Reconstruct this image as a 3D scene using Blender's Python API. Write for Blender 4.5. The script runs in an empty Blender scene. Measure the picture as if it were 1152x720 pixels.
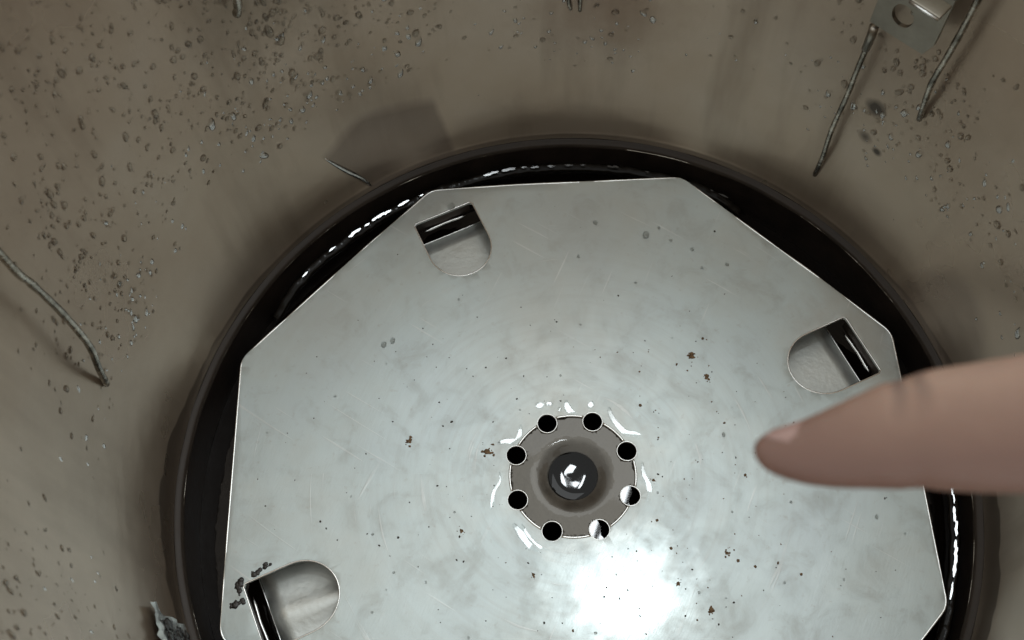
import bpy, bmesh, math, random
from mathutils import Vector, Matrix, noise
R = math.radians
random.seed(7)
S = bpy.context.scene
COL = S.collection

# ------------------------------------------------------------------ camera
cam_d = bpy.data.cameras.new('camera')
cam = bpy.data.objects.new('camera', cam_d); COL.objects.link(cam)
cam.matrix_world = Matrix(((0.999324, 0.0, 0.036755, -0.00909),
                           (0.015696, 0.904224, -0.426769, -0.141291),
                           (-0.033235, 0.427057, 0.903614, 0.457237),
                           (0, 0, 0, 1)))
cam_d.sensor_width = 36.0
cam_d.lens = 36.0 * 1220.7 / 1152.0
cam_d.clip_start = 0.005; cam_d.clip_end = 50
cam_d.dof.use_dof = True
cam_d.dof.focus_distance = 0.475
cam_d.dof.aperture_fstop = 20.0
S.camera = cam

# ------------------------------------------------------------------ light
W = bpy.data.worlds.new('World'); S.world = W; W.use_nodes = True
bg = W.node_tree.nodes['Background']
bg.inputs[0].default_value = (0.88, 0.90, 0.88, 1); bg.inputs[1].default_value = 1.18

def area(name, loc, sx, sy, power, col):
    l = bpy.data.lights.new(name, 'AREA'); l.shape = 'RECTANGLE'; l.size = sx; l.size_y = sy
    l.energy = power; l.color = col
    o = bpy.data.objects.new(name, l); COL.objects.link(o); o.location = loc
    o.rotation_euler = (Vector((0, 0, 0)) - Vector(loc)).to_track_quat('-Z', 'Y').to_euler()
    return o
# two panes of a skylight / window above the open tank
area('window_light', (0.081, 0.243, 1.5), 0.029, 0.064, 0.42, (0.90, 0.97, 1.0))
area('window_light', (0.125, 0.243, 1.5), 0.029, 0.064, 0.42, (0.90, 0.97, 1.0))

# added soft fill from the far right, grades the plate's brightness
area('fill_light', (0.42, 0.80, 1.6), 0.9, 0.9, 6.8, (0.93, 0.98, 1.0))

S.view_settings.view_transform = 'Standard'
S.view_settings.look = 'None'
S.view_settings.gamma = 1.0
S.view_settings.exposure = 0.0
S.render.engine = 'CYCLES'
S.cycles.use_denoising = True
S.cycles.max_bounces = 10
S.cycles.sample_clamp_indirect = 0.6
S.cycles.caustics_refractive = True
S.cycles.transmission_bounces = 6

# ------------------------------------------------------------------ helpers
def link(o, parent=None):
    COL.objects.link(o)
    if parent: o.parent = parent
    return o

def build(name, bm, mat, parent=None, smooth=True):
    me = bpy.data.meshes.new(name)
    bmesh.ops.recalc_face_normals(bm, faces=bm.faces) if smooth != 'keep' else None
    bm.to_mesh(me); bm.free()
    if smooth:
        for p in me.polygons: p.use_smooth = True
    me.materials.append(mat)
    return link(bpy.data.objects.new(name, me), parent)

def tag(o, label=None, cat=None, group=None, kind=None):
    if label: o['label'] = label
    if cat: o['category'] = cat
    if group: o['group'] = group
    if kind: o['kind'] = kind
    return o

def thing(name, label, cat, group=None, loc=(0, 0, 0)):
    o = bpy.data.objects.new(name, None); o.empty_display_size = 0.02
    o.location = loc
    link(o); return tag(o, label, cat, group)

def lathe(bm, prof, n=160, a0=0.0, a1=2 * math.pi, fz=None):
    full = abs(a1 - a0 - 2 * math.pi) < 1e-6
    cols = []
    for i in range(n if full else n + 1):
        a = a0 + (a1 - a0) * i / n
        col = []
        for r, z in prof:
            dr, dz = fz(r, z, a) if fz else (0, 0)
            col.append(bm.verts.new(((r + dr) * math.cos(a), (r + dr) * math.sin(a), z + dz)))
        cols.append(col)
    for i in range(len(cols) if full else len(cols) - 1):
        A, B = cols[i], cols[(i + 1) % len(cols)]
        for j in range(len(prof) - 1):
            bm.faces.new((A[j], B[j], B[j + 1], A[j + 1]))
    return bm

def tube(bm, pts, rad, n=10, cap=True):
    """round tube through points; rad is a number or a list"""
    pts = [Vector(p) for p in pts]
    rs = rad if isinstance(rad, (list, tuple)) else [rad] * len(pts)
    up = Vector((0.13, 0.21, 0.97)); prev = None; rings = []
    for i, p in enumerate(pts):
        t = (pts[min(i + 1, len(pts) - 1)] - pts[max(i - 1, 0)]).normalized()
        if prev is None:
            u = t.cross(up).normalized()
        else:
            u = (prev - t * prev.dot(t)).normalized()
        prev = u; v = t.cross(u)
        rings.append([bm.verts.new(p + (u * math.cos(k * 2 * math.pi / n) + v * math.sin(k * 2 * math.pi / n)) * rs[i]) for k in range(n)])
    for A, B in zip(rings, rings[1:]):
        for k in range(n):
            bm.faces.new((A[k], A[(k + 1) % n], B[(k + 1) % n], B[k]))
    if cap:
        bm.faces.new(rings[0]); bm.faces.new(rings[-1])
    return bm

def smooth_path(pts, sub=6):
    """Catmull-Rom through the points"""
    P = [Vector(p) for p in pts]; P = [P[0] * 2 - P[1]] + P + [P[-1] * 2 - P[-2]]
    out = []
    for i in range(1, len(P) - 2):
        for k in range(sub):
            t = k / sub
            a, b, c, d = P[i - 1], P[i], P[i + 1], P[i + 2]
            out.append(0.5 * ((2 * b) + (c - a) * t + (2 * a - 5 * b + 4 * c - d) * t * t + (3 * b - a - 3 * c + d) * t ** 3))
    out.append(P[-2]); return out

def box(bm, M, sx, sy, sz, bev=0.0):
    r = bmesh.ops.create_cube(bm, size=1.0, matrix=M @ Matrix.Diagonal((sx, sy, sz, 1)))
    if bev:
        es = list({e for v in r['verts'] for e in v.link_edges})
        bmesh.ops.bevel(bm, geom=es, offset=bev, segments=2, affect='EDGES', profile=0.5)
    return bm

def pol(r, deg, z): return Vector((r * math.cos(R(deg)), r * math.sin(R(deg)), z))

# ------------------------------------------------------------------ materials
class NT:
    def __init__(s, name):
        s.m = bpy.data.materials.new(name); s.m.use_nodes = True
        s.t = s.m.node_tree; s.b = s.t.nodes['Principled BSDF']
        s.co = s.n('ShaderNodeTexCoord').outputs['Object']
    def n(s, kind, **kw):
        nd = s.t.nodes.new(kind)
        for k, v in kw.items(): setattr(nd, k, v)
        return nd
    def set(s, **kw):
        for k, v in kw.items():
            k = k.replace('_', ' ')
            if hasattr(v, 'is_output'): s.t.links.new(v, s.b.inputs[k])
            else: s.b.inputs[k].default_value = v
    def L(s, a, b): s.t.links.new(a, b)
    def map(s, scale=(1, 1, 1), rot=(0, 0, 0), loc=(0, 0, 0)):
        m = s.n('ShaderNodeMapping'); s.L(s.co, m.inputs[0])
        m.inputs['Scale'].default_value = scale; m.inputs['Rotation'].default_value = rot; m.inputs['Location'].default_value = loc
        return m.outputs[0]
    def grainmap(s, scale, rot):
        a_ = s.map((1, 1, 1), (0, 0, rot)); m = s.n('ShaderNodeMapping'); s.L(a_, m.inputs[0]); m.inputs['Scale'].default_value = scale
        return m.outputs[0]
    def noise(s, scale, detail=4, rough=.55, vec=None, dist=0.0):
        nd = s.n('ShaderNodeTexNoise'); s.L(vec if vec else s.co, nd.inputs['Vector'])
        nd.inputs['Scale'].default_value = scale; nd.inputs['Detail'].default_value = detail
        nd.inputs['Roughness'].default_value = rough; nd.inputs['Distortion'].default_value = dist
        return nd.outputs['Fac']
    def ramp(s, fac, stops):
        nd = s.n('ShaderNodeValToRGB'); s.L(fac, nd.inputs[0]); e = nd.color_ramp.elements
        while len(e) < len(stops): e.new(0.5)
        for el, (p, c) in zip(e, stops):
            el.position = p
            el.color = c if len(c) == 4 else (*c, 1)
        return nd.outputs[0]
    def rng(s, fac, a, b, c, d):
        nd = s.n('ShaderNodeMapRange'); s.L(fac, nd.inputs[0])
        for i, v in enumerate((a, b, c, d)): nd.inputs[i + 1].default_value = v
        return nd.outputs[0]
    def math(s, op, a, b=None):
        nd = s.n('ShaderNodeMath', operation=op)
        for i, v in enumerate((a, b)):
            if v is None: continue
            if hasattr(v, 'is_output'): s.L(v, nd.inputs[i])
            else: nd.inputs[i].default_value = v
        return nd.outputs[0]
    def mix(s, fac, a, b, mode='MIX'):
        nd = s.n('ShaderNodeMix', data_type='RGBA', blend_type=mode)
        for sock, v in ((nd.inputs[0], fac), (nd.inputs[6], a), (nd.inputs[7], b)):
            if hasattr(v, 'is_output'): s.L(v, sock)
            else: sock.default_value = v if isinstance(v, float) else (*v, 1) if len(v) == 3 else v
        return nd.outputs[2]
    def bump(s, h, strength=.2, dist=.001, prev=None):
        nd = s.n('ShaderNodeBump'); s.L(h, nd.inputs['Height'])
        nd.inputs['Strength'].default_value = strength; nd.inputs['Distance'].default_value = dist
        if prev: s.L(prev, nd.inputs['Normal'])
        return nd.outputs[0]

def stain_mask(t, centre, rad, soft, wob=0.0):
    """1 inside a spot of its own at a place on the surface"""
    v = t.n('ShaderNodeVectorMath', operation='DISTANCE'); t.L(t.co, v.inputs[0]); v.inputs[1].default_value = centre
    d = v.outputs['Value']
    if wob:
        d = t.math('ADD', d, t.math('MULTIPLY', t.math('SUBTRACT', t.noise(120, 3), .5), wob))
    return t.rng(d, rad - soft, rad + soft, 1, 0)

def mat_wall():
    t = NT('wall_steel')
    big = t.noise(9, 4, .6)
    streak = t.noise(30, 4, .6, t.map((1, 1, .16)))
    fine = t.noise(900, 2, .6, t.map((1, 1, .5)))
    c = t.ramp(big, [(.28, (.375, .288, .212)), (.52, (.460, .374, .290)), (.74, (.525, .450, .372))])
    br = t.rng(streak, .50, .72, 0, .55)
    c = t.mix(br, c, (.235, .180, .130))
    # brown run of tarnish down the left side, rust round the bracket
    for ctr, rad, soft, amt, colr in ((pol(.174, 170, .075), .035, .035, .55, (.26, .185, .125)),
                                      (pol(.174, 178, .125), .035, .035, .45, (.27, .20, .14)),
                                      (pol(.174, -174, .09), .035, .03, .4, (.26, .195, .135)),
                                      (pol(.174, 86, .100), .022, .02, .6, (.22, .14, .095)),
                                      (pol(.174, 47, .120), .035, .03, .5, (.22, .165, .12)),
                                      (pol(.174, 132, .16), .02, .02, .5, (.17, .14, .10))):
        m = stain_mask(t, ctr, rad, soft, .02)
        c = t.mix(t.math('MULTIPLY', m, amt), c, colr)
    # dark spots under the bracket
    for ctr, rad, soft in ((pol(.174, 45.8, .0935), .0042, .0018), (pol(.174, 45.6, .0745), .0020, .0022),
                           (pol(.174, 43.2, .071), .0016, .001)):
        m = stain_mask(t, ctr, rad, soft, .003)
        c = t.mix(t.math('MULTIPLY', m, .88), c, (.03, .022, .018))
    # dark wet band just above the step, its upper edge wavering
    sx = t.n('ShaderNodeSeparateXYZ'); t.L(t.co, sx.inputs[0])
    low = t.math('MULTIPLY', t.rng(sx.outputs[1], .10, -.02, 0, 1), t.rng(t.noise(16, 3, .6), .35, .65, .2, 1))
    lim = t.math('ADD', t.math('MULTIPLY', low, .0135), .0088)
    band = t.rng(t.math('SUBTRACT', sx.outputs[2], lim), -.0006, .0006, 1, 0)
    c = t.mix(t.math('MULTIPLY', band, .8), c, (.11, .085, .066))
    # two faint dark reflections painted into the wall colour
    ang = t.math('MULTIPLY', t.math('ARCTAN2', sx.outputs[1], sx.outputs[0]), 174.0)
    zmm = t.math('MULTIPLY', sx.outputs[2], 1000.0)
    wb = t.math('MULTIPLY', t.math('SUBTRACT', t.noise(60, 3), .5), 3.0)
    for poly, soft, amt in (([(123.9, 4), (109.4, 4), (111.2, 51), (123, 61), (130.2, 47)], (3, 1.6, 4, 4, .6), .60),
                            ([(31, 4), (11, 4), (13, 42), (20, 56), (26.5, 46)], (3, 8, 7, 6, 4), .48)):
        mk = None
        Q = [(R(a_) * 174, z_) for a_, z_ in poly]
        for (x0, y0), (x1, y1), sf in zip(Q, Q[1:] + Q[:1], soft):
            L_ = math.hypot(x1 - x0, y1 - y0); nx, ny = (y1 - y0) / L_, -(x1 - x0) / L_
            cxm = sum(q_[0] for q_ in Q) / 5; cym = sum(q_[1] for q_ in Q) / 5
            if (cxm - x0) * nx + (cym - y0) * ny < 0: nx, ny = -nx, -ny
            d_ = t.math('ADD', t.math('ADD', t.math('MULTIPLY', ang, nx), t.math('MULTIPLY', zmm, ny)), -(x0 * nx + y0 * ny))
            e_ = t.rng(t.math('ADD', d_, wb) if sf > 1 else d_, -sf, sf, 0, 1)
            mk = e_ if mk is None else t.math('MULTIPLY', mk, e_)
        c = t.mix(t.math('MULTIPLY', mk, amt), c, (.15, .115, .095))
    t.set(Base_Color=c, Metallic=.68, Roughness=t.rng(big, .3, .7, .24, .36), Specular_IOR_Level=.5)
    b = t.bump(t.noise(16, 3), .22, .004)
    b = t.bump(fine, .10, .0005, b)
    t.set(Normal=b)
    return t.m

def mat_plate():
    t = NT('satin_steel_plate')
    big = t.noise(14, 5, .62)
    mid = t.noise(60, 5, .65, None, .6)
    spots = t.noise(240, 4, .7)
    c = t.ramp(big, [(.28, (.545, .585, .56)), (.5, (.595, .672, .672)), (.75, (.63, .715, .735))])
    c = t.mix(t.rng(mid, .52, .72, 0, .45), c, (.43, .445, .415))
    c = t.mix(t.rng(spots, .60, .74, 0, .35), c, (.40, .375, .33))
    # brown tea-coloured stains near the far rim and round the hub
    for ctr, rad, soft, amt in ((Vector((0, .125, 0)), .04, .03, .35), (Vector((-.01, .06, 0)), .03, .025, .3),
                                (Vector((.0, .0, 0)), .034, .008, .35), (Vector((.128, .066, 0)), .022, .012, .45),
                                (Vector((-.066, .138, 0)), .022, .012, .35), (Vector((-.115, .075, 0)), .02, .018, .3)):
        c = t.mix(t.math('MULTIPLY', stain_mask(t, ctr, rad, soft, .03), amt), c, (.47, .43, .37))
    # long hair scratches
    scr = None
    sp = t.n('ShaderNodeSeparateXYZ'); t.L(t.co, sp.inputs[0])
    rad_ = t.math('SQRT', t.math('ADD', t.math('MULTIPLY', sp.outputs[0], sp.outputs[0]), t.math('MULTIPLY', sp.outputs[1], sp.outputs[1])))
    cmb = t.n('ShaderNodeCombineXYZ'); t.L(rad_, cmb.inputs[0]); t.L(t.math('MULTIPLY', t.math('ARCTAN2', sp.outputs[1], sp.outputs[0]), .0045), cmb.inputs[1])
    arc = t.noise(330, 3, .6, cmb.outputs[0], .1)
    c = t.mix(t.math('MULTIPLY', t.rng(arc, .45, .75, 0, .34), t.rng(rad_, .12, .05, .25, 1)), c, (.43, .435, .41))
    ar = t.math('MULTIPLY', t.rng(arc, .64, .68, 0, 1), t.rng(t.noise(30, 2, .5, t.map((1, 1, 1), (0, 0, 0), (5, 5, 1))), .50, .60, 0, 1))
    scr = ar
    for rot_, sc_, th in ((-58, 480, .70), (23, 480, .71)):
        q_ = t.rng(t.noise(sc_, 1, .4, t.grainmap((1, .035, 1), R(rot_)), .15), th, th + .03, 0, 1)
        q_ = t.math('MULTIPLY', q_, t.rng(t.noise(26, 2, .5, t.map((1, 1, 1), (0, 0, 0), (rot_, 3, 1))), .50, .60, 0, 1))
        scr = q_ if scr is None else t.math('MAXIMUM', scr, q_)
    c = t.mix(t.math('MULTIPLY', scr, .36), c, (.80, .81, .80))
    rough = t.math('ADD', t.rng(big, .3, .7, .46, .54), t.rng(mid, .4, .7, -.03, .05))
    # a wet, smoother puddle on the near side of the hub
    pud = stain_mask(t, (.020, -.053, 0), .025, .014, .035)
    rough = t.math('SUBTRACT', rough, t.math('MULTIPLY', pud, .31))
    t.set(Base_Color=c, Metallic=.55, Roughness=rough)
    b = t.bump(t.noise(14, 2), .12, .003)
    b = t.bump(t.noise(1400, 2, .6, t.grainmap((1, .15, 1), R(25))), .10, .0004, b)
    b = t.bump(scr, .15, .0002, b)
    t.set(Normal=b)
    wet = t.rng(t.noise(55, 4, .55, None, .8), .38, .62, 0.05, .35)
    t.set(Coat_Weight=wet, Coat_Roughness=.09, Coat_IOR=1.33)
    return t.m

def mat_simple(name, col, metallic=0.0, rough=.5, var=.25, scale=60, bumps=.15, coat=0.0, spec=.5):
    t = NT(name)
    n = t.noise(scale, 4, .6)
    lo = tuple(max(0, x * (1 - var)) for x in col); hi = tuple(min(1, x * (1 + var)) for x in col)
    t.set(Base_Color=t.ramp(n, [(.3, lo), (.7, hi)]), Metallic=metallic, Roughness=t.rng(n, .3, .7, rough * .85, rough * 1.15))
    t.set(Coat_Weight=coat, Specular_IOR_Level=spec)
    t.set(Normal=t.bump(t.noise(scale * 4, 3), bumps, .0005))
    return t.m

def mat_water():
    t = NT('clear_water')
    t.set(Base_Color=(.95, .97, .97, 1), Roughness=.03, IOR=1.33, Transmission_Weight=1.0)
    return t.m

def mat_liquid():
    t = NT('dark_oily_liquid')
    t.set(Base_Color=(.006, .004, .003, 1), Roughness=.05, IOR=1.26)
    t.set(Normal=t.bump(t.noise(60, 3, .5), .2, .0015))
    return t.m

def mat_skin():
    t = NT('skin')
    n = t.noise(160, 4, .6); b = t.noise(35, 3, .6)
    c = t.ramp(b, [(.3, (.168, .094, .064)), (.55, (.210, .124, .085)), (.75, (.252, .158, .110))])
    # redder, blood-filled fingertip
    c = t.mix(t.math('MULTIPLY', stain_mask(t, (.0226, -.0871, .2945), .016, .012), .5), c, (.12, .054, .038))
    dsm = t.n('ShaderNodeVectorMath', operation='DOT_PRODUCT'); t.L(t.co, dsm.inputs[0]); dsm.inputs[1].default_value = (-.1355, .9154, .3789)
    for s_, am in ((22.0, .8), (25.2, .6)):  # joint creases: fold shading painted into the skin colour
        ctr = Vector((.0226, -.0871, .2945)) - Vector((-.9322, .0117, -.3618)) * (s_ / 1000)
        ax = t.n('ShaderNodeVectorMath', operation='DOT_PRODUCT'); t.L(t.co, ax.inputs[0]); ax.inputs[1].default_value = (-.9322, .0117, -.3618)
        ds = t.math('ABSOLUTE', t.math('SUBTRACT', t.math('ADD', ax.outputs['Value'], t.math('MULTIPLY', t.math('SUBTRACT', t.noise(90, 2), .5), .004)), ctr.dot(Vector((-.9322, .0117, -.3618)))))
        c = t.mix(t.math('MULTIPLY', t.math('MULTIPLY', t.rng(ds, .0004, .0016, 1, 0), t.rng(dsm.outputs['Value'], .031, .038, 0, 1)), am), c, (.075, .045, .034))
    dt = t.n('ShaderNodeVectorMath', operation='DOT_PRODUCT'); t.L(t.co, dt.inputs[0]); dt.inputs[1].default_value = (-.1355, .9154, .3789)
    palm_shade = t.rng(dt.outputs['Value'], .0255, .0365, 1, 0)
    c = t.mix(t.math('MULTIPLY', palm_shade, .75), c, (.105, .050, .037))  # redder palm side, with the finger's underside shade painted in
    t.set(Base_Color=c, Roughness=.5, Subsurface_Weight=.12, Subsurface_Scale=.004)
    t.set(Normal=t.bump(n, .5, .0008, t.bump(t.noise(420, 2, .5, t.map((1, 1, .4))), .2, .0005)))
    return t.m

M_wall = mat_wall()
M_plate = mat_plate()
M_disc = mat_simple('oil_stained_disc_steel', (.092, .084, .072), .9, .40, .22, 90, .12, coat=.4)
M_edge = mat_simple('bright_cut_steel', (.78, .79, .78), 1.0, .25, .08, 200, .1)
M_dark = mat_simple('oil_blackened_steel', (.060, .045, .036), .75, .36, .3, 80, .2)
M_step = mat_simple('brown_wet_steel', (.030, .023, .018), .2, .40, .25, 50, .2, spec=.2)
M_pan = mat_simple('dull_pan_steel', (.66, .69, .67), .9, .50, .10, 90, .25)
M_patch = mat_simple('painted_reflection', (.205, .170, .142), .58, .40, .10, 40, .1)
M_wire = mat_simple('wire_steel', (.40, .37, .32), 1.0, .26, .75, 130, .8)
M_brk = mat_simple('bracket_steel', (.33, .305, .26), 1.0, .36, .2, 60, .2)
M_water = mat_water()
def mat_film():
    m = bpy.data.materials.new('thin_clinging_water'); m.use_nodes = True; nt = m.node_tree
    nt.nodes.remove(nt.nodes['Principled BSDF']); out = nt.nodes['Material Output']
    tr = nt.nodes.new('ShaderNodeBsdfTransparent'); tr.inputs[0].default_value = (.97, .98, .98, 1)
    gl = nt.nodes.new('ShaderNodeBsdfGlossy'); gl.inputs['Roughness'].default_value = .10
    fr = nt.nodes.new('ShaderNodeFresnel'); fr.inputs['IOR'].default_value = 1.40
    mx = nt.nodes.new('ShaderNodeMixShader')
    nt.links.new(fr.outputs[0], mx.inputs[0]); nt.links.new(tr.outputs[0], mx.inputs[1]); nt.links.new(gl.outputs[0], mx.inputs[2])
    nt.links.new(mx.outputs[0], out.inputs[0]); return m
M_film = mat_film()
M_drop = mat_water(); M_drop.name = 'wall_drop_water'; 
def drop_mix():
    nt = M_drop.node_tree; pb = nt.nodes['Principled BSDF']; out = nt.nodes['Material Output']
    p2 = nt.nodes.new('ShaderNodeBsdfTransparent'); p2.inputs[0].default_value = (.93, .92, .90, 1)
    pb.inputs['Roughness'].default_value = .03
    mx = nt.nodes.new('ShaderNodeMixShader'); mx.inputs[0].default_value = .12
    nt.links.new(pb.outputs[0], mx.inputs[1]); nt.links.new(p2.outputs[0], mx.inputs[2]); nt.links.new(mx.outputs[0], out.inputs[0])
drop_mix()
M_liquid = mat_liquid()
M_bead = mat_simple('wet_black_bead', (.010, .008, .006), 0.0, .16, .3, 60, .2, spec=.12)
M_ripple = mat_simple('rippled_dark_liquid', (.010, .008, .006), 0.0, .10, .1, 30, .0, spec=.6)
M_pool = mat_simple('black_pool_liquid', (.006, .006, .006), 0.0, .02, .1, 10, 0.0, spec=.22)
M_rust = mat_simple('rust_brown_grit', (.16, .095, .045), 0.0, .7, .6, 700, .6)
M_speck = mat_simple('dark_grit', (.055, .048, .038), 0.0, .6, .5, 300, .4)
M_black = mat_simple('black_sludge', (.022, .019, .017), 0.0, .3, .4, 300, .6)
M_foil = mat_simple('crumpled_film', (.62, .64, .62), .8, .30, .3, 120, .6)
M_skin = mat_skin()
M_nail = mat_simple('nail', (.255, .155, .130), 0.0, .32, .06, 100, .05)

# ------------------------------------------------------------------ the tank
RW = .174
tank = thing('steel_tank', 'round brown-grey stainless steel tank, wet inside, seen from above', 'tank')
prof = [(.1722, .0062), (.1727, .0075), (.1734, .011), (.1738, .018), (RW, .030)]
prof += [(RW, .03 + .22 * i / 24) for i in range(1, 25)] + [(.1745, .2515), (.176, .2522), (.1775, .2515), (.178, .25), (.178, -.045)]
def dent(r, z, a):
    if r > .1742 or z < .012: return (0, 0)
    p = Vector((math.cos(a) * 2.1, math.sin(a) * 2.1, z * 9))
    return (.0006 * noise.noise(p), 0)
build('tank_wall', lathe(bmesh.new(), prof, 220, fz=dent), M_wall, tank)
# the step and the wet blackened side below it
def wob(r, z, a): return (.0002 * noise.noise(Vector((math.cos(a) * 9, math.sin(a) * 9, z * 40))),) * 2
build('step_ring', lathe(bmesh.new(), [(.1722, .0058), (.1712, .0052), (.1700, .0050), (.1692, .0042), (.1688, .003)], 220, fz=wob), M_step, tank)
build('lower_wall', lathe(bmesh.new(), [(.1689, .0026), (.1690, -.004), (.1692, -.03), (.1685, -.045)], 220, fz=wob), M_dark, tank)
build('tank_floor', lathe(bmesh.new(), [(.178, -.0455), (.06, -.047), (.0005, -.048)], 96), M_dark, tank)
b1 = bmesh.new(); tube(b1, [pol(.1691 + .0001 * noise.noise(Vector((i * .3, 0, 0))), i * 1.5, .0034) for i in range(241)], [.00016 + .00022 * noise.noise(Vector((i * .11, 4, 0))) for i in range(241)], 6, False)
build('step_edge', b1, M_wire, tank)
# lumpy wet bead that runs round the corner under the plate
def lump(r, z, a):
    n1 = noise.noise(Vector((math.cos(a) * 14, math.sin(a) * 14, 3)))
    n2 = noise.noise(Vector((math.cos(a) * 45, math.sin(a) * 40, z * 120)))
    return (.0007 * n1 + .0003 * n2, .00075 * n2 + .0006 * n1)
bead = [(.1682, -.0120), (.1679, -.0098), (.1673, -.0089), (.1666, -.0088), (.1658, -.00900), (.1650, -.00923), (.1642, -.00948), (.1637, -.0098), (.1635, -.0106), (.1640, -.0125)]
for a0, a1 in ((59, 150), (-75, 4)):
    def lump2(r, z, a, a0=a0, a1=a1):
        d = math.degrees(a); e_ = max(0, 1 - min(d - a0, a1 - d) / 9)
        dr, dz = lump(r, z, a); return (dr, dz - .006 * e_ * e_)
    build('wet_bead', lathe(bmesh.new(), bead, 200, R(a0), R(a1), fz=lump2), M_bead, tank)
# floor pan pieces that show through the four openings: outer edge is cut in a shallow hollow
for k in range(4):
    ac = R(25.25 + 90 * k)
    bm = bmesh.new(); rows = []
    for i in range(25):
        a = ac + R(-16 + 32 * i / 24)
        ro = .1415 + .004 * ((i - 12) / 12) ** 2 * 1.2 + .0004 * noise.noise(Vector((i * .7, k, 0)))
        row = []
        for j in range(9):
            f = j / 8; r = .088 + (ro - .088) * f
            z = -.0140 + .0002 * f + .0003 * noise.noise(Vector((r * 60 * math.cos(a), r * 60 * math.sin(a), k)))
            if k == 2: z += .0022 * math.exp(-((i - 14.5 + 2.5 * f) / 1.9) ** 2) * (1 if i < 15 else .7)
            row.append(bm.verts.new((r * math.cos(a), r * math.sin(a), z)))
        r2 = ro; row.append(bm.verts.new((r2 * math.cos(a), r2 * math.sin(a), -.024)))
        rows.append(row)
    for A, B in zip(rows, rows[1:]):
        for j in range(9): bm.faces.new((A[j], B[j], B[j + 1], A[j + 1]))
    pan = build('floor_pan', bm, M_pan, tank)
    bm = bmesh.new()
    tube(bm, [Vector(r_) for r_ in [(( .1418 + .0048 * ((i - 12) / 12) ** 2) * math.cos(ac + R(-14 + 28 * i / 24)),
              (.1418 + .0048 * ((i - 12) / 12) ** 2) * math.sin(ac + R(-14 + 28 * i / 24)), -.0138) for i in range(25)]], .00035, 6)
    build('pan_lip', bm, M_edge, pan)
# bright seam beside the left painted reflection
def wall_r(a, z):
    if z < .03:
        k = [(.0062, .1722), (.0075, .1727), (.011, .1734), (.018, .1738), (.03, RW)]
        for (z0, r0), (z1, r1) in zip(k, k[1:]):
            if z <= z1: return r0 + (r1 - r0) * max(0, (z - z0)) / (z1 - z0) + dent(r0, z, a)[0]
    return RW + dent(RW, z, a)[0]
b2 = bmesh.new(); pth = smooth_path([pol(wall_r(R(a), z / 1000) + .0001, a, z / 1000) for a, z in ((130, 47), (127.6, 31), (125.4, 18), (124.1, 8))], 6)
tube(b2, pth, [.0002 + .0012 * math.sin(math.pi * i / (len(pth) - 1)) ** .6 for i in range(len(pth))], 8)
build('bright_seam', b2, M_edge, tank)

# ------------------------------------------------------------------ dark liquid standing round the plate
bm = bmesh.new()
lathe(bm, [(.1691, -.0214), (.1675, -.02145), (.16, -.0215), (.10, -.0215), (.05, -.0215), (.0005, -.0215)], 200)
tag(build('dark_liquid', bm, M_liquid), 'black oily liquid standing under and around the octagonal plate', kind='structure')

# ------------------------------------------------------------------ octagonal plate
plate = thing('octagonal_plate', 'large pale satin steel octagonal plate with ring of eight drain holes', 'steel plate')
A8 = 115.25
RC = .15 / math.cos(math.pi / 8)
HC, HR, DR = .0264, .0043, .0275
def sheet(loops, step, zf):
    bm = bmesh.new(); es = []
    for lp in loops:
        vs = [bm.verts.new((x, y, 0)) for x, y in lp]
        es += [bm.edges.new((vs[i], vs[(i + 1) % len(vs)])) for i in range(len(vs))]
    bmesh.ops.triangle_fill(bm, edges=es, use_beauty=True)
    xs = [v.co.x for v in bm.verts]; ys = [v.co.y for v in bm.verts]
    for ax, lo, hi in ((0, min(xs), max(xs)), (1, min(ys), max(ys))):
        k = lo + step
        while k < hi:
            co = [0, 0, 0]; no = [0, 0, 0]; co[ax] = k; no[ax] = 1
            bmesh.ops.bisect_plane(bm, geom=bm.verts[:] + bm.edges[:] + bm.faces[:], dist=1e-7, plane_co=co, plane_no=no)
            k += step
    for v in bm.verts: v.co.z = zf(v.co.x, v.co.y)
    bmesh.ops.recalc_face_normals(bm, faces=bm.faces)
    if sum(f.normal.z * f.calc_area() for f in bm.faces) < 0:
        bmesh.ops.reverse_faces(bm, faces=bm.faces)
    return bm
def octo():
    P = []
    for k in range(8):
        c = Vector(pol(RC, A8 + 45 * k, 0).xy); n1 = Vector(pol(RC, A8 + 45 * (k + 1), 0).xy); p1 = Vector(pol(RC, A8 + 45 * (k - 1), 0).xy)
        d1 = (p1 - c).normalized(); d2 = (n1 - c).normalized(); q = .004
        for i in range(5):   # small rounded corner
            t = i / 4
            P.append(tuple((c + d1 * q) * (1 - t) ** 2 + c * 2 * t * (1 - t) + (c + d2 * q) * t * t))
    return P
def dshape(k, grow=0.0):
    """one D-shaped opening: straight side outward"""
    a = R(25.25 + 90 * k); e = Vector((math.cos(a), math.sin(a))); f = Vector((-e.y, e.x))
    w = .0152 + grow; ro = .1467 + grow; rc = .1262
    L = [(ro, -w + .0012), (ro, w - .0012), (ro - .0012, w)]
    L += [(rc - (w + .001) * math.sin(t), w * math.cos(t)) for t in [math.pi * i / 20 for i in range(21)]]
    L += [(ro - .0012, -w)]
    return [tuple(e * u + f * v) for u, v in L]
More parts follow.
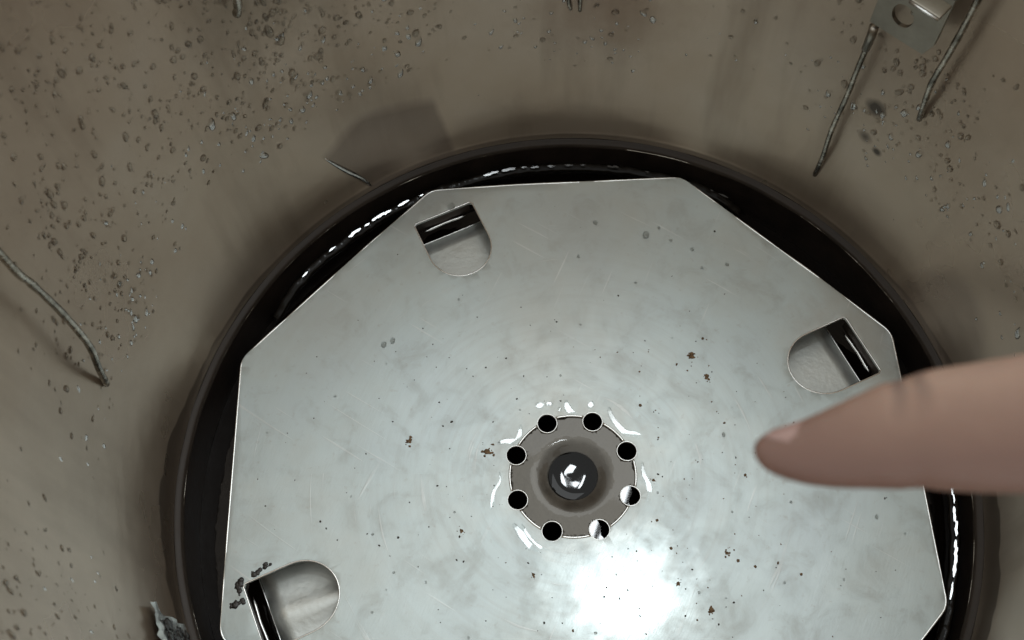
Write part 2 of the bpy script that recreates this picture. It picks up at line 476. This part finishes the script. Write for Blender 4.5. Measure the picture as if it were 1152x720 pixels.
def hub_outline(outward, rad):
    d = math.acos((HC * HC + rad * rad - HR * HR) / (2 * HC * rad))
    b0 = math.atan2(rad * math.sin(d), rad * math.cos(d) - HC)
    P = []
    for k in range(8):
        ak = R(25.05 + 45 * k); c = Vector((HC * math.cos(ak), HC * math.sin(ak)))
        n = 16
        for i in range(n + 1):
            if outward: b = -b0 + 2 * b0 * i / n
            else: b = -b0 - (2 * math.pi - 2 * b0) * i / n
            P.append((c.x + HR * math.cos(ak + b), c.y + HR * math.sin(ak + b)))
        a1 = ak + d; a2 = ak + R(45) - d
        for i in range(1, 6):
            a = a1 + (a2 - a1) * i / 6
            P.append((rad * math.cos(a), rad * math.sin(a)))
    return P
fold = [Vector((math.cos(R(25.25 + 90 * k)), math.sin(R(25.25 + 90 * k)))) for k in range(4)]
def plate_z(x, y):
    p = Vector((x, y)); z = 0.0
    for e in fold:
        d = p.dot(e) - .1462
        if d > 0: z -= d * .10
    r = p.length
    z += .0005 * noise.noise(Vector((x * 22, y * 22, 1.7))) * min(1, max(0, (r - .03) / .03))
    if r < .05: z -= .0006 * (1 - (max(r, .0275) - .0275) / .0225)
    return z
bm = sheet([octo(), hub_outline(True, DR)] + [dshape(k) for k in range(4)], .0055, plate_z)
po = build('plate_sheet', bm, M_plate, plate, 'keep')
m = po.modifiers.new('thick', 'SOLIDIFY'); m.thickness = .0014; m.offset = -1
m = po.modifiers.new('edge', 'BEVEL'); m.width = .00035; m.segments = 2; m.limit_method = 'ANGLE'; m.angle_limit = R(50)
bm = bmesh.new(); lp = octo(); lp = lp + lp[:1]
pp = []
for (x0, y0), (x1, y1) in zip(lp, lp[1:]):
    nn = max(1, int(math.hypot(x1 - x0, y1 - y0) / .004))
    pp += [(x0 + (x1 - x0) * i / nn, y0 + (y1 - y0) * i / nn) for i in range(nn)]
pp.append(pp[0])
tube(bm, [Vector((x * .9995, y * .9995, plate_z(x, y) - .0004)) for x, y in pp], [.00052 * (1 + .5 * noise.noise(Vector((x * 60, y * 60, 3)))) for x, y in pp], 8, False)
build('cut_edge', bm, M_edge, plate)
def disc_z(x, y):
    r = math.hypot(x, y)
    z = -.0012 - .010 * (.0275 - r) * .25
    if r < .0175:
        t = min(1, (.0175 - r) / .0095); z -= .0026 * t * t * (3 - 2 * t)
    return z
bm = sheet([hub_outline(False, .0273)], .0016, disc_z)
do = build('centre_disc', bm, M_disc, plate, 'keep')
m = do.modifiers.new('thick', 'SOLIDIFY'); m.thickness = .001; m.offset = -1
# pressed rim of the disc, one arc between each two holes, and the lip of each hole
dl = math.asin(HR / HC) * 1.02
for k in range(8):
    ak = R(25.05 + 45 * k)
    bm = bmesh.new()
    pts = [Vector((DR * math.cos(a), DR * math.sin(a), -.0006)) for a in [ak + dl + (R(45) - 2 * dl) * i / 12 for i in range(13)]]
    tube(bm, pts, .00055, 8); build('disc_rim', bm, M_edge, plate)
    bm = bmesh.new(); c = Vector((HC * math.cos(ak), HC * math.sin(ak), -.0008))
    pr = [(HR + .0001 + .0003 * math.cos(j * math.pi / 4), .0003 * math.sin(j * math.pi / 4)) for j in range(9)]
    lathe(bm, pr, 32); bmesh.ops.translate(bm, vec=c, verts=bm.verts)
    build('hole_lip', bm, M_edge, plate)
# tabs bent down along the straight side of each opening
for k in range(4):
    a = 25.25 + 90 * k
    Mx = Matrix.Rotation(R(a), 4, 'Z')
    bm = bmesh.new(); box(bm, Mx @ Matrix.Translation((.1478, 0, -.0056)) , .0012, .0286, .0082, .0003)
    tb = build('bent_tab', bm, M_dark, plate, False)
    bm = bmesh.new()
    tube(bm, [Mx @ Vector((.1466 - .0006 * abs(i - 6) / 6, -.0115 + .023 * i / 12, -.0094 + .0003 * noise.noise(Vector((i * .6, k, 0))))) for i in range(13)],
         [.0001 + .0006 * min(1, min(i, 12 - i) / 2) for i in range(13)], 8)
    build('tab_lip', bm, M_edge, tb)
    # bright raised burr round the opening
    bm = bmesh.new(); lp = dshape(k, .0002); lp = lp + lp[:1]
    tube(bm, [Vector((x, y, plate_z(x, y) - .0002)) for x, y in lp], .0004, 6, False)
    build('opening_burr', bm, M_edge, plate)

# black liquid in the dimple of the disc
bm = bmesh.new()
rr = [.0, .0012, .0025, .004, .0055, .0072, .0086, .0098, .0107]
cols = []
for i in range(48):
    a = 2 * math.pi * i / 48; col = []
    for r in rr[1:]:
        px, py = r * math.cos(a), r * math.sin(a)
        z = -.0031 + .076 * py - .023 * px + 0.3 * r * r + .0006 * (r / .0107) ** 6 + .00007 * noise.noise(Vector((px * 120, py * 120, 4.1)))  # surface shaped with a tilt so it mirrors the window lamp
        col.append(bm.verts.new((r * math.cos(a) + .0002, r * math.sin(a) + .0003, z)))
    cols.append(col)
ctr = bm.verts.new((.0002, .0003, -.0031 + .00007 * noise.noise(Vector((0, 0, 4.1)))))
for i in range(48):
    A, B = cols[i], cols[(i + 1) % 48]
    bm.faces.new((ctr, A[0], B[0]))
    for j in range(len(A) - 1): bm.faces.new((A[j], A[j + 1], B[j + 1], B[j]))
tag(build('pool_of_liquid', bm, M_pool), 'small black pool in the dimple at the centre of the plate', kind='structure')

# ------------------------------------------------------------------ water clinging round the hub
MEN = [[(-16.3, 33.3), (-14.9, 32.1), (-13.8, 32.7), (-14.5, 30.9)], [(-12.1, 32.5), (-10.4, 33.2), (-8.6, 32.7)], [(-2.7, 35.1), (-2.1, 31.5), (0.0, 29.0), (3.3, 27.8)], [(-6.6, 30.9), (-4.6, 29.9)], [(7.2, 31.0), (8.4, 32.8), (9.8, 33.7)], [(16.3, 31.6), (17.6, 26.9), (20.8, 22.3), (24.0, 19.4), (28.3, 18.8), (31.5, 16.0), (32.2, 13.4)], [(30.3, 6.3), (30.9, 0.7), (32.7, -3.7), (33.0, -8.1), (31.5, -13.0)], [(-33.4, 14.2), (-29.6, 15.4), (-25.2, 15.4), (-23.6, 18.0), (-22.8, 23.3)], [(-32.0, 1.3), (-31.7, -3.0), (-34.0, -7.4), (-34.4, -11.8), (-32.4, -16.2)], [(-25.7, -21.7), (-22.5, -25.8), (-18.7, -31.0), (-13.0, -36.8)], [(-22.0, -21.7), (-18.8, -27.3), (-13.5, -32.1), (-8.3, -33.6)], [(-35.4, -16.2), (-35.0, -10.7), (-33.5, -4.1)]]
MW = [1.5, .9, 1.3, 1.1, 1.2, 1.5, 1.1, 1.4, .6, 1.5, .7, .6]
def glint_tilt(p):
    """tilt that makes a facet mirror the window lamp into the camera"""
    h = (Vector((.1025, .2425, 1.5)) - p).normalized() + (Vector((-.009, -.141, .457)) - p).normalized()
    return h.x / h.z, h.y / h.z
bm = bmesh.new()
# liquid bridging part of two of the drain holes, tilted to glint
bmh = bmesh.new()
for k, cut, turn in ((6, -.1, 200), (7, .0, 175)):
    c0 = Vector((HC * math.cos(R(25.05 + 45 * k)), HC * math.sin(R(25.05 + 45 * k)), 0)); hx, hy = glint_tilt(c0); loop = []
    al = math.acos(cut)
    for i in range(15):
        t_ = -al + 2 * al * i / 14; d_ = R(turn)
        loop.append(Vector((HR * .97 * math.cos(t_ + d_), HR * .97 * math.sin(t_ + d_), 0)))
    loop += [loop[-1].lerp(loop[0], g) + Vector((math.cos(R(turn)), math.sin(R(turn)), 0)) * .0007 * math.sin(7 * g) for g in (.2, .4, .6, .8)]
    bmh.faces.new([bmh.verts.new(c0 + v + Vector((0, 0, -.0007 - hx * v.x - hy * v.y))) for v in loop])
tag(build('liquid_film', bmh, M_pool, None, False), 'liquid film half closing the two lower right drain holes', kind='stuff')
# broken ripples round the gap, each facet tilted to glint at the camera
RIP = [(140.9, 142.2, .8), (134.4, 135.8, .8), (129.0, 131.6, 1.2), (127.2, 128.2, .9), (122.8, 126.6, 1.1), (119.2, 121.4, 1.0), (116.4, 117.2, .6),
       (102.6, 105.4, 1.1), (99.6, 102.0, 1.2), (97.6, 98.6, .8), (95.4, 96.9, .9), (92.6, 94.0, .9), (89.4, 91.0, .9), (87.2, 88.2, .7), (81.4, 83.4, .9), (76, 76.7, .5),
       (61.6, 63.4, .8), (64.4, 65, .5), (-3.4, .6, .7), (-8.4, -3.9, .9), (-14.6, -9.0, 1.1), (-18.0, -15.4, .8), (-31, -27, 1.0)]
bmr = bmesh.new()
for a0, a1, w in RIP:
    L_ = R(a1 - a0) * .165; nseg = max(1, round(L_ / .0035))
    for q in range(nseg):
        b0, b1 = a0 + (a1 - a0) * q / nseg, a0 + (a1 - a0) * (q + 1.03) / nseg
        c0 = pol(.1650 + random.gauss(0, .0003), (b0 + b1) / 2, -.0072); hx, hy = glint_tilt(c0)
        up_, dn_ = [], []
        for i in range(7):
            aa = b0 + (b1 - b0) * i / 6; ends = 1.0
            if q == 0: ends = min(ends, (.25 + i / 3))
            if q == nseg - 1: ends = min(ends, (.25 + (6 - i) / 3))
            w0 = w / 2000 * ends * (1 + .9 * noise.noise(Vector((aa * 1.3, 3, w)))); w1 = w / 2000 * ends * (1 + .9 * noise.noise(Vector((aa * 1.3, 8, w))))
            for lst, rr_ in ((up_, c0.xy.length + w0), (dn_, c0.xy.length - w1)):
                p = pol(rr_, aa, 0); p.z = c0.z - hx * (p.x - c0.x) - hy * (p.y - c0.y); lst.append(bmr.verts.new(p))
        for i in range(6): bmr.faces.new((up_[i], up_[i + 1], dn_[i + 1], dn_[i]))
ro = build('liquid_ripples', bmr, M_ripple, None, False)
md = ro.modifiers.new('thick', 'SOLIDIFY'); md.thickness = .0006; md.offset = -1
tag(ro, 'broken bright ripples on the dark liquid round the plate', kind='stuff')
for lp, w in zip(MEN, MW):
    P = smooth_path([Vector((x / 1000, y / 1000, 0)) for x, y in lp], 7)
    n = len(P); rows = []; cen = sum(P, Vector()) / n; hx, hy = glint_tilt(cen)  # strip tops tilted to catch the window lamp
    for i, p in enumerate(P):
        t = (P[min(i + 1, n - 1)] - P[max(i - 1, 0)]).normalized(); s = Vector((-t.y, t.x, 0))
        ww = w / 1000 * (.18 + .82 * math.sin(math.pi * (i + .5) / n) ** .7) * (1 + .35 * noise.noise(Vector((p.x * 250, p.y * 250, 0))))
        base = plate_z(cen.x, cen.y); row = []
        end = min(1, min(i, n - 1 - i) / 2.0)
        for c, up_ in ((-1, 0), (-.97, .7), (-.93, 1), (-.88, 1), (-.4, 1), (0, 1), (.4, 1), (.88, 1), (.93, 1), (.97, .7), (1, 0)):
            x, y = p.x + s.x * ww * c, p.y + s.y * ww * c
            top = .00028 - hx * (x - cen.x) - hy * (y - cen.y) + .000012 * noise.noise(Vector((x * 200, y * 200, 7)))
            row.append(bm.verts.new((x, y, base + .00001 + max(.00005, top) * up_ * (.3 + .7 * end))))
        rows.append(row)
    for A, B in zip(rows, rows[1:]):
        for j in range(10): bm.faces.new((A[j], B[j], B[j + 1], A[j + 1]))
tag(build('water_film', bm, M_film), 'clear water edges clinging round the ring of drain holes', kind='stuff')

# ------------------------------------------------------------------ droplets
def dome(bm, P, u, v, n, ru, rv, h, seg=12):
    rows = []; sd = random.random() * 50
    for f, hh in ((1, 0), (.93, .36), (.75, .68), (.42, .93)):
        row = []
        for k in range(seg):
            a = 2 * math.pi * k / seg
            w = 1 + .22 * noise.noise(Vector((math.cos(a) * 1.1, math.sin(a) * 1.1, sd)))
            row.append(bm.verts.new(P + (u * ru * math.cos(a) + v * rv * math.sin(a)) * f * w + n * h * hh))
        rows.append(row)
    top = bm.verts.new(P + n * h)
    for A, B in zip(rows, rows[1:]):
        for k in range(seg): bm.faces.new((A[k], A[(k + 1) % seg], B[(k + 1) % seg], B[k]))
    for k in range(seg): bm.faces.new((rows[-1][k], rows[-1][(k + 1) % seg], top))
bm = bmesh.new(); cnt = 0
DENS = ((132, .120, 20, .055, 1.0), (163, .105, 16, .04, .9), (185, .115, 14, .05, .7), (105, .095, 14, .03, .55), (70, .080, 16, .03, .30), (35, .110, 16, .05, .55), (150, .19, 25, .04, .4), (200, .14, 14, .07, .5))
tries = 0
while cnt < 3300 and tries < 160000:
    tries += 1
    a = random.uniform(5, 225); z = random.uniform(.03, .235)
    lo = .062 + .012 * noise.noise(Vector((a * .05, 0, 9)))
    if 95 < a < 170: lo += .012
    if a > 170: lo += .018
    if z < lo and random.random() > .03: continue
    p_ = .13 + sum(w_ * math.exp(-((a - a_) / da) ** 2 - ((z - z_) / dz_) ** 2) for a_, z_, da, dz_, w_ in DENS)
    p_ *= .75 + .9 * noise.noise(Vector((a * .11, z * 40, 2.2)))
    if random.random() > p_: continue
    s = min(2.6, random.lognormvariate(0.0, .45))
    if 150 < a: s *= .82
    if 25 < a < 80: s *= .85
    r = s / 1000 * .68
    e = Vector((math.cos(R(a)), math.sin(R(a)), 0)); f = Vector((-e.y, e.x, 0))
    sl = random.gauss(0, .25); up = (Vector((0, 0, 1)) + f * sl).normalized(); side = up.cross(e)
    stretch = random.uniform(1.0, 2.2) if random.random() < .6 else 1.0
    dome(bm, e * (RW - .0001), side, up, -e, r, r * stretch, r * .6) if False else dome(bm, e * (RW + .0002) + Vector((0, 0, z)), side, up, -e, r, r * stretch, r * random.uniform(.42, .62))
    cnt += 1
tag(build('water_droplets', bm, M_drop), 'hundreds of small water droplets on the brown-grey tank wall', kind='stuff')
bm = bmesh.new(); cnt = 0
BIG = [(36.2, 119.8, 1.6), (12, 127, 1.1), (58, 112, .9), (74, 104, .9), (-87, 62, 1.3), (-83, 64, 1.2), (-58.5, 136.5, 1.8), (48, 117, .7)]
while cnt < 50:
    x, y = random.uniform(-.145, .145), random.uniform(-.14, .14)
    if math.hypot(x, y) < .036 or math.hypot(x, y) > .142 or abs(x) + abs(y) > .19: continue
    if any((Vector((x, y)) - f * .127).length < .026 for f in fold): continue
    r = random.uniform(.0003, .0008)
    dome(bm, Vector((x, y, plate_z(x, y))), Vector((1, 0, 0)), Vector((0, 1, 0)), Vector((0, 0, 1)), r, r * random.uniform(.8, 1.8), r * .5, 8); cnt += 1
for x, y, r in BIG:
    x, y, r = x / 1000, y / 1000, r / 1000
    dome(bm, Vector((x, y, plate_z(x, y))), Vector((1, 0, 0)), Vector((0, 1, 0)), Vector((0, 0, 1)), r, r * 1.3, r * .6, 14)
tag(build('water_beads', bm, M_water), 'tiny beads of water scattered over the pale steel plate', kind='stuff')

# ------------------------------------------------------------------ grit on the plate
def pebble(bm, P, r, flat=.5, seed=0, sub=1):
    res = bmesh.ops.create_icosphere(bm, subdivisions=sub, radius=1)
    rot = Matrix.Rotation(random.uniform(0, 6.3), 3, 'Z'); st = random.uniform(.6, 1.0)
    for v in res['verts']:
        c = v.co * (1 + .45 * noise.noise(v.co * 1.6 + Vector((seed, 0, 0))))
        v.co = P + rot @ Vector((c.x * r, c.y * r * st, c.z * r * flat))
bm = bmesh.new(); cnt = 0
while cnt < 230:
    x, y = random.gauss(-.005, .085), random.gauss(-.03, .07)
    q = math.hypot(x, y)
    if q < .031 or q > .143: continue
    if any((Vector((x, y)) - f * .127).length < .024 for f in fold): continue
    pebble(bm, Vector((x, y, plate_z(x, y))), random.choice((.0002, .00028, .00035, .00035, .0006)) * random.uniform(.8, 1.2), .5, cnt)
    cnt += 1
tag(build('dirt_specks', bm, M_speck), 'countless tiny dark specks of dirt on the pale plate', kind='stuff')
bm = bmesh.new()
for j in range(90):
    x, y = random.gauss(.048, .028), random.gauss(-.008, .042)
    if math.hypot(x, y) < .034 or math.hypot(x, y) > .125: continue
    pebble(bm, Vector((x, y, plate_z(x, y))), random.choice((.00025, .0003, .0004, .0005, .0008)), .4, j, 1)
tag(build('rust_specks', bm, M_rust), 'scattered small rusty specks on the right half of the plate', kind='stuff')
FL = [(54.6, 56.7, 2.0, 'largest rust-brown flake, right of centre below the far right edge of the plate'),
      (60.8, 46.2, 1.6, 'rust-brown flake just below and right of the largest flake'),
      (-72.2, 15.2, 1.9, 'upright rust-brown flake alone on the left half of the plate'),
      (-37.7, 10.8, 2.3, 'pale brown ragged flake beside the left drain holes'),
      (56.4, -58.0, 1.8, 'yellow-brown crumb nearest the bottom edge, right of the bright glare'),
      (34.9, -2.1, 1.0, 'small brown crumb just right of the drain hole ring'),
      (64.6, -33.7, 1.4, 'brown crumb below the pointing fingertip, above the yellow-brown one'),
      (43.4, -46.8, 1.1, 'dark brown crumb at the right edge of the bright glare'),
      (-47.8, -25.0, 1.2, 'thin brown crumb lower left of the drain hole ring'),
      (-16.9, -43.7, 1.0, 'round dark crumb below the drain holes, left of the bright glare')]
for i, (x, y, r, lab) in enumerate(FL):
    x, y, r = x / 1000, y / 1000, r / 1000
    bm = bmesh.new()
    for j in range(16):
        g = j / 15
        dx, dy = random.gauss(0, .12 + .75 * g) * r, random.gauss(0, .15 + .85 * g) * r
        pebble(bm, Vector((dx, dy, r * .03)), r * (.50 - .40 * g) * random.uniform(.8, 1.2), .35, i * 10 + j, 2)
    o = build('rust_flake', bm, M_rust); o.location = (x, y, plate_z(x, y))
    tag(o, lab, 'flake', 'rust flakes on the plate')

# torn black residue at the near left opening
def smear(path, n, wid, rmax, seed):
    bm = bmesh.new(); P = smooth_path([Vector((x / 1000, y / 1000, 0)) for x, y in path], 8)
    for j in range(n):
        p = P[int(random.random() * (len(P) - 1))] + Vector((random.gauss(0, wid), random.gauss(0, wid), 0)) / 1000
        pebble(bm, Vector((p.x, p.y, plate_z(p.x, p.y))), rmax / 1000 * random.uniform(.25, 1), .3, seed + j * .37, 2)
    return bm
bm = smear([(-143.3, -57.5), (-141.2, -56.8), (-139, -55), (-140.6, -51.5), (-141, -48.5), (-139.4, -47.3)], 34, .45, 1.7, 3)
tag(build('black_residue', bm, M_black), 'clump of black sludge at the corner of the lower left opening', 'residue', 'black residue by the lower left opening')
bm = smear([(-137, -45.2), (-135, -44.4), (-132.5, -42.4), (-129.6, -40.6), (-127.6, -39.9)], 22, .4, 1.4, 40)
tag(build('black_residue', bm, M_black), 'thin grey-black smear above the straight top side of the lower left opening', 'residue', 'black residue by the lower left opening')

# ------------------------------------------------------------------ wires and bracket on the wall
def hook(pts, rad, label, group='wire hooks hanging on the wall'):
    bm = bmesh.new(); P = smooth_path(pts, 6)
    rs = [rad * (1 + .16 * noise.noise(Vector((i * .55, len(pts), rad * 900)))) for i in range(len(P))]
    tube(bm, P, rs, 10)
    return tag(build('wire_hook', bm, M_wire), label, 'wire', group)
hook([pol(.176, 178, .262), pol(.171, 178.2, .258), pol(.166, 178.0, .245), pol(.166, 178.0, .215), pol(.166, 178.3, .182), pol(.1665, 177.8, .170), pol(.1665, 177.5, .147), pol(.1672, 177.7, .1236), pol(.1695, 178.3, .108), pol(.1733, 178.1, .0905)],
     .00125, 'bent steel wire on the left wall ending in a short kinked tip')
hook([pol(.167, 49.3, .1372), pol(.167, 49.4, .115), pol(.1672, 49.4, .100), pol(.168, 49.7, .0745), pol(.1695, 49.6, .052), pol(.1732, 50.1, .0325)],
     .00115, 'long steel wire hanging below the corner of the bracket')
hook([pol(.166, 39.2, .262), pol(.166, 39.2, .20), pol(.1665, 39.2, .170), pol(.1668, 39.4, .150), pol(.1672, 39.7, .134), pol(.170, 39.7, .118), pol(.1732, 39.8, .1055)],
     .00120, 'shorter steel wire right of the bracket, its tip against the wall')
bm = bmesh.new(); tube(bm, [pol(.1655, 49.3, .1420), pol(.167, 49.35, .136), pol(.167, 49.4, .128)], [.0018, .0018, .0016], 12)
brk = thing('wall_bracket', 'flat steel bracket with a round hole, top right on the wall', 'bracket')
build('wire_sleeve', bm, M_brk, brk)
# bracket sheet: local x along the wall, y up
ca = 46.2; e = Vector((math.cos(R(ca)), math.sin(R(ca)), 0)); f = Vector((e.y, -e.x, 0))
def brk_pt(u, z, off=0.0): return e * (.1648 + off) + f * u + Vector((0, 0, z))
lp = [(-.0108, .1445), (.0118, .1452), (.0142, .152), (.0142, .262), (-.0108, .262)]
hole = [(-.0002 + .0043 * math.cos(t), .1558 + .0050 * math.sin(t)) for t in [2 * math.pi * i / 24 for i in range(24)]]
b2 = sheet([lp, hole], .012, lambda x, y: 0)
for v in b2.verts: v.co = brk_pt(v.co.x, v.co.y)
bo = build('bracket_sheet', b2, M_brk, brk, False)
md = bo.modifiers.new('thick', 'SOLIDIFY'); md.thickness = .0018; md.offset = 0
md = bo.modifiers.new('edge', 'BEVEL'); md.width = .0003; md.segments = 2
bm = bmesh.new(); fr = Matrix((( f.x, -e.x, 0, 0), (f.y, -e.y, 0, 0), (0, 0, 1, 0), (0, 0, 0, 1)))
box(bm, Matrix.Translation(brk_pt(.0085, .173, -.006)) @ fr, .012, .007, .0014, .0003)
fl = build('bracket_flange', bm, M_brk, brk)
bm = bmesh.new(); tube(bm, [brk_pt(.0028, .1724, -.0093), brk_pt(.0085, .1724, -.0094), brk_pt(.0142, .1724, -.0093)], .0006, 8)
build('flange_edge', bm, M_edge, fl)
bm = bmesh.new(); bmesh.ops.create_icosphere(bm, subdivisions=2, radius=.0014, matrix=Matrix.Translation(e * .1735 + Vector((0, 0, .150))))
build('rivet', bm, M_wire, brk)
# cut-off ends poking down at the top of the picture
hook([pol(.1668, 134.9, .262), pol(.1668, 134.9, .20), pol(.1668, 134.9, .175), pol(.168, 135.0, .165), pol(.1705, 135.2, .1585)], .0016, 'dark wire end at the top left, only its tip in view')
hook([pol(.1735, 91.0, .150), pol(.1728, 90.9, .125), pol(.1725, 90.7, .1045), pol(.1735, 90.4, .0985)], .0009, 'left one of the two dark stubs at top centre', 'dark stubs at the top centre')
hook([pol(.1735, 88.9, .150), pol(.1728, 89.0, .125), pol(.1725, 89.1, .1045), pol(.1735, 89.1, .0975)], .0009, 'right one of the two dark stubs at top centre', 'dark stubs at the top centre')

# crumpled scrap of film stuck low on the wall
bm = bmesh.new(); rows = []
for i in range(19):
    row = []
    for j in range(15):
        u, v = i / 18, j / 14
        ang = -157.2 + 7.5 * u + 1.2 * noise.noise(Vector((v * 3, 0, 5))); z = .008 + .046 * v + .006 * noise.noise(Vector((u * 4, 1, 8)))
        off = .0012 + .0024 * abs(noise.noise(Vector((u * 5, v * 5, 2)))) + (.0016 if u > .8 or v > .85 else 0)
        row.append(bm.verts.new(pol(RW - off, ang, z)))
    rows.append(row)
for A, B in zip(rows, rows[1:]):
    for j in range(14): bm.faces.new((A[j], A[j + 1], B[j + 1], B[j]))
fo = build('film_scrap', bm, M_foil)
tag(fo, 'crumpled grey film scrap with black smears, low on the left wall', 'scrap')
bm = bmesh.new()
for k in range(22):
    n0 = len(bm.verts); P = pol(.1712, random.uniform(-155.6, -152.2), random.uniform(.012, .046))
    pebble(bm, P, random.uniform(.0012, .003), 1.4, k * 3.3, 2)
    bm.verts.ensure_lookup_table(); en = Vector((P.x, P.y, 0)).normalized()
    for v in bm.verts[n0:]: v.co -= en * ((v.co - P).dot(en)) * .7
build('black_smear', bm, M_black, fo)

# ------------------------------------------------------------------ the hand
T = Vector((.0226, -.0871, .2945)); F = Vector((-.9322, .0117, -.3618)).normalized()
N = Vector((-.1355, .9154, .3789)); N = (N - F * N.dot(F)).normalized(); SD = N.cross(F)
def hp(s, o, d=0.0): return T - F * (s / 1000) + N * (o / 1000) + SD * (d / 1000)   # s back from the tip, o to the back of the hand, d to the thumb side
def loft(bm, st, seg=20):
    """st: (centre, half width along a, half width along b, a, b)"""
    rings = [[bm.verts.new(c + a * (ra * math.cos(2 * math.pi * k / seg)) + b * (rb * math.sin(2 * math.pi * k / seg))) for k in range(seg)] for c, ra, rb, a, b in st]
    for A, B in zip(rings, rings[1:]):
        for k in range(seg): bm.faces.new((A[k], A[(k + 1) % seg], B[(k + 1) % seg], B[k]))
    bm.faces.new(rings[0]); bm.faces.new(rings[-1])
IDX = [(-.35, .05, .9), (.15, .0, 1.75), (.92, -.3, 2.65), (2.39, -.52, 3.4), (4.65, -.82, 4.18), (7.32, -.96, 4.98), (10.67, -.75, 5.89), (15.32, -.22, 6.97),
       (19.0, .2, 7.75), (20.6, .3, 8.15), (21.8, .35, 7.85), (22.8, .45, 8.35), (23.7, .45, 8.0), (24.9, .5, 8.7), (27.38, .44, 9.05), (32.19, .2, 9.48), (38.3, .06, 9.95), (45, 0, 10.4), (50, .2, 10.3), (60, 0, 9.9), (75, -.5, 10.6), (92, -2, 12.5), (105, -3, 13)]
bm = bmesh.new()
loft(bm, [(hp(s, o), a / 1000, a / 1000 * (.93 if s > 15 else .98), N, SD) for s, o, a in IDX], 28)
def chain(P, rad, seg=18):
    """finger or limb as a lofted run of discs"""
    Q = smooth_path(P, 4); n = len(Q); st = []
    for i, c in enumerate(Q):
        t = (Q[min(i + 1, n - 1)] - Q[max(i - 1, 0)]).normalized()
        a = (SD - t * SD.dot(t)).normalized(); b = t.cross(a)
        x = i / (n - 1) * (len(rad) - 1); j = min(int(x), len(rad) - 2); r = rad[j] + (rad[j + 1] - rad[j]) * (x - j)
        st.append((c, r / 1000, r / 1000, a, b))
    loft(bm, st, seg)
# three curled fingers behind the index (away from the camera)
for i, (d, L, w) in enumerate(((-19, 1.0, 9.6), (-37, .95, 9.0), (-53, .8, 7.8))):
    chain([hp(112, -4, d * .95), hp(94 + i * 3, -4 - i, d), hp(84 + i * 4, -26 * L, d), hp(84 + i * 4, -44 * L, d), hp(100 + i * 3, -54 * L, d), hp(113 + i * 2, -46 * L, d), hp(116 + i * 2, -34 * L, d)],
          [w + 1.5, w + 1.2, w, w, w * .92, w * .85, w * .7])
# palm: flat block of lofted sections from knuckles to wrist, then the forearm
for s, o, hw, d in (): pass
loft(bm, [(hp(88, -4, -24), .010, .034, N, SD), (hp(98, -5, -25), .0135, .040, N, SD), (hp(120, -7, -25), .015, .042, N, SD), (hp(145, -8, -24), .0165, .039, N, SD),
          (hp(168, -7, -23), .018, .033, N, SD), (hp(184, -6, -23), .0185, .029, N, SD), (hp(215, -6, -23), .021, .030, N, SD), (hp(265, -7, -23), .027, .035, N, SD), (hp(310, -8, -23), .030, .038, N, SD)], 28)
# thumb, folded along the thumb side towards the palm
chain([hp(165, -12, -6), hp(148, -18, 8), hp(128, -24, 14), hp(112, -30, 12), hp(98, -36, 6)], [15, 14, 11.5, 10.5, 7])
hand = build('hand', bm, M_skin)
tag(hand, 'hand with its index finger pointing left, held over the plate', 'hand')
rm = hand.modifiers.new('skin', 'REMESH'); rm.mode = 'VOXEL'; rm.voxel_size = .0009; rm.use_smooth_shade = True
sm = hand.modifiers.new('soft', 'SMOOTH'); sm.factor = .5; sm.iterations = 6
# nail on the back of the fingertip
bm = bmesh.new(); rows = []
prof_n = [(1.2, 2.3), (3, 3.4), (5.5, 4.2), (8.5, 5.0), (11.5, 5.55), (13.5, 5.9)]
for s, a in prof_n:
    o = [q for q in IDX if q[0] <= s][-1][1]
    row = []
    for k in range(11):
        t = R(-62 + 124 * k / 10); ww = min(1, (s + 1.5) / 6)
        row.append(bm.verts.new(hp(s, o, 0) + N * ((a + .25) / 1000 * math.cos(t * ww)) + SD * ((a + .25) / 1000 * .95 * math.sin(t * ww))))
    rows.append(row)
for A, B in zip(rows, rows[1:]):
    for k in range(10): bm.faces.new((A[k], A[k + 1], B[k + 1], B[k]))
nl = build('fingernail', bm, M_nail, hand)
md = nl.modifiers.new('thick', 'SOLIDIFY'); md.thickness = .0005
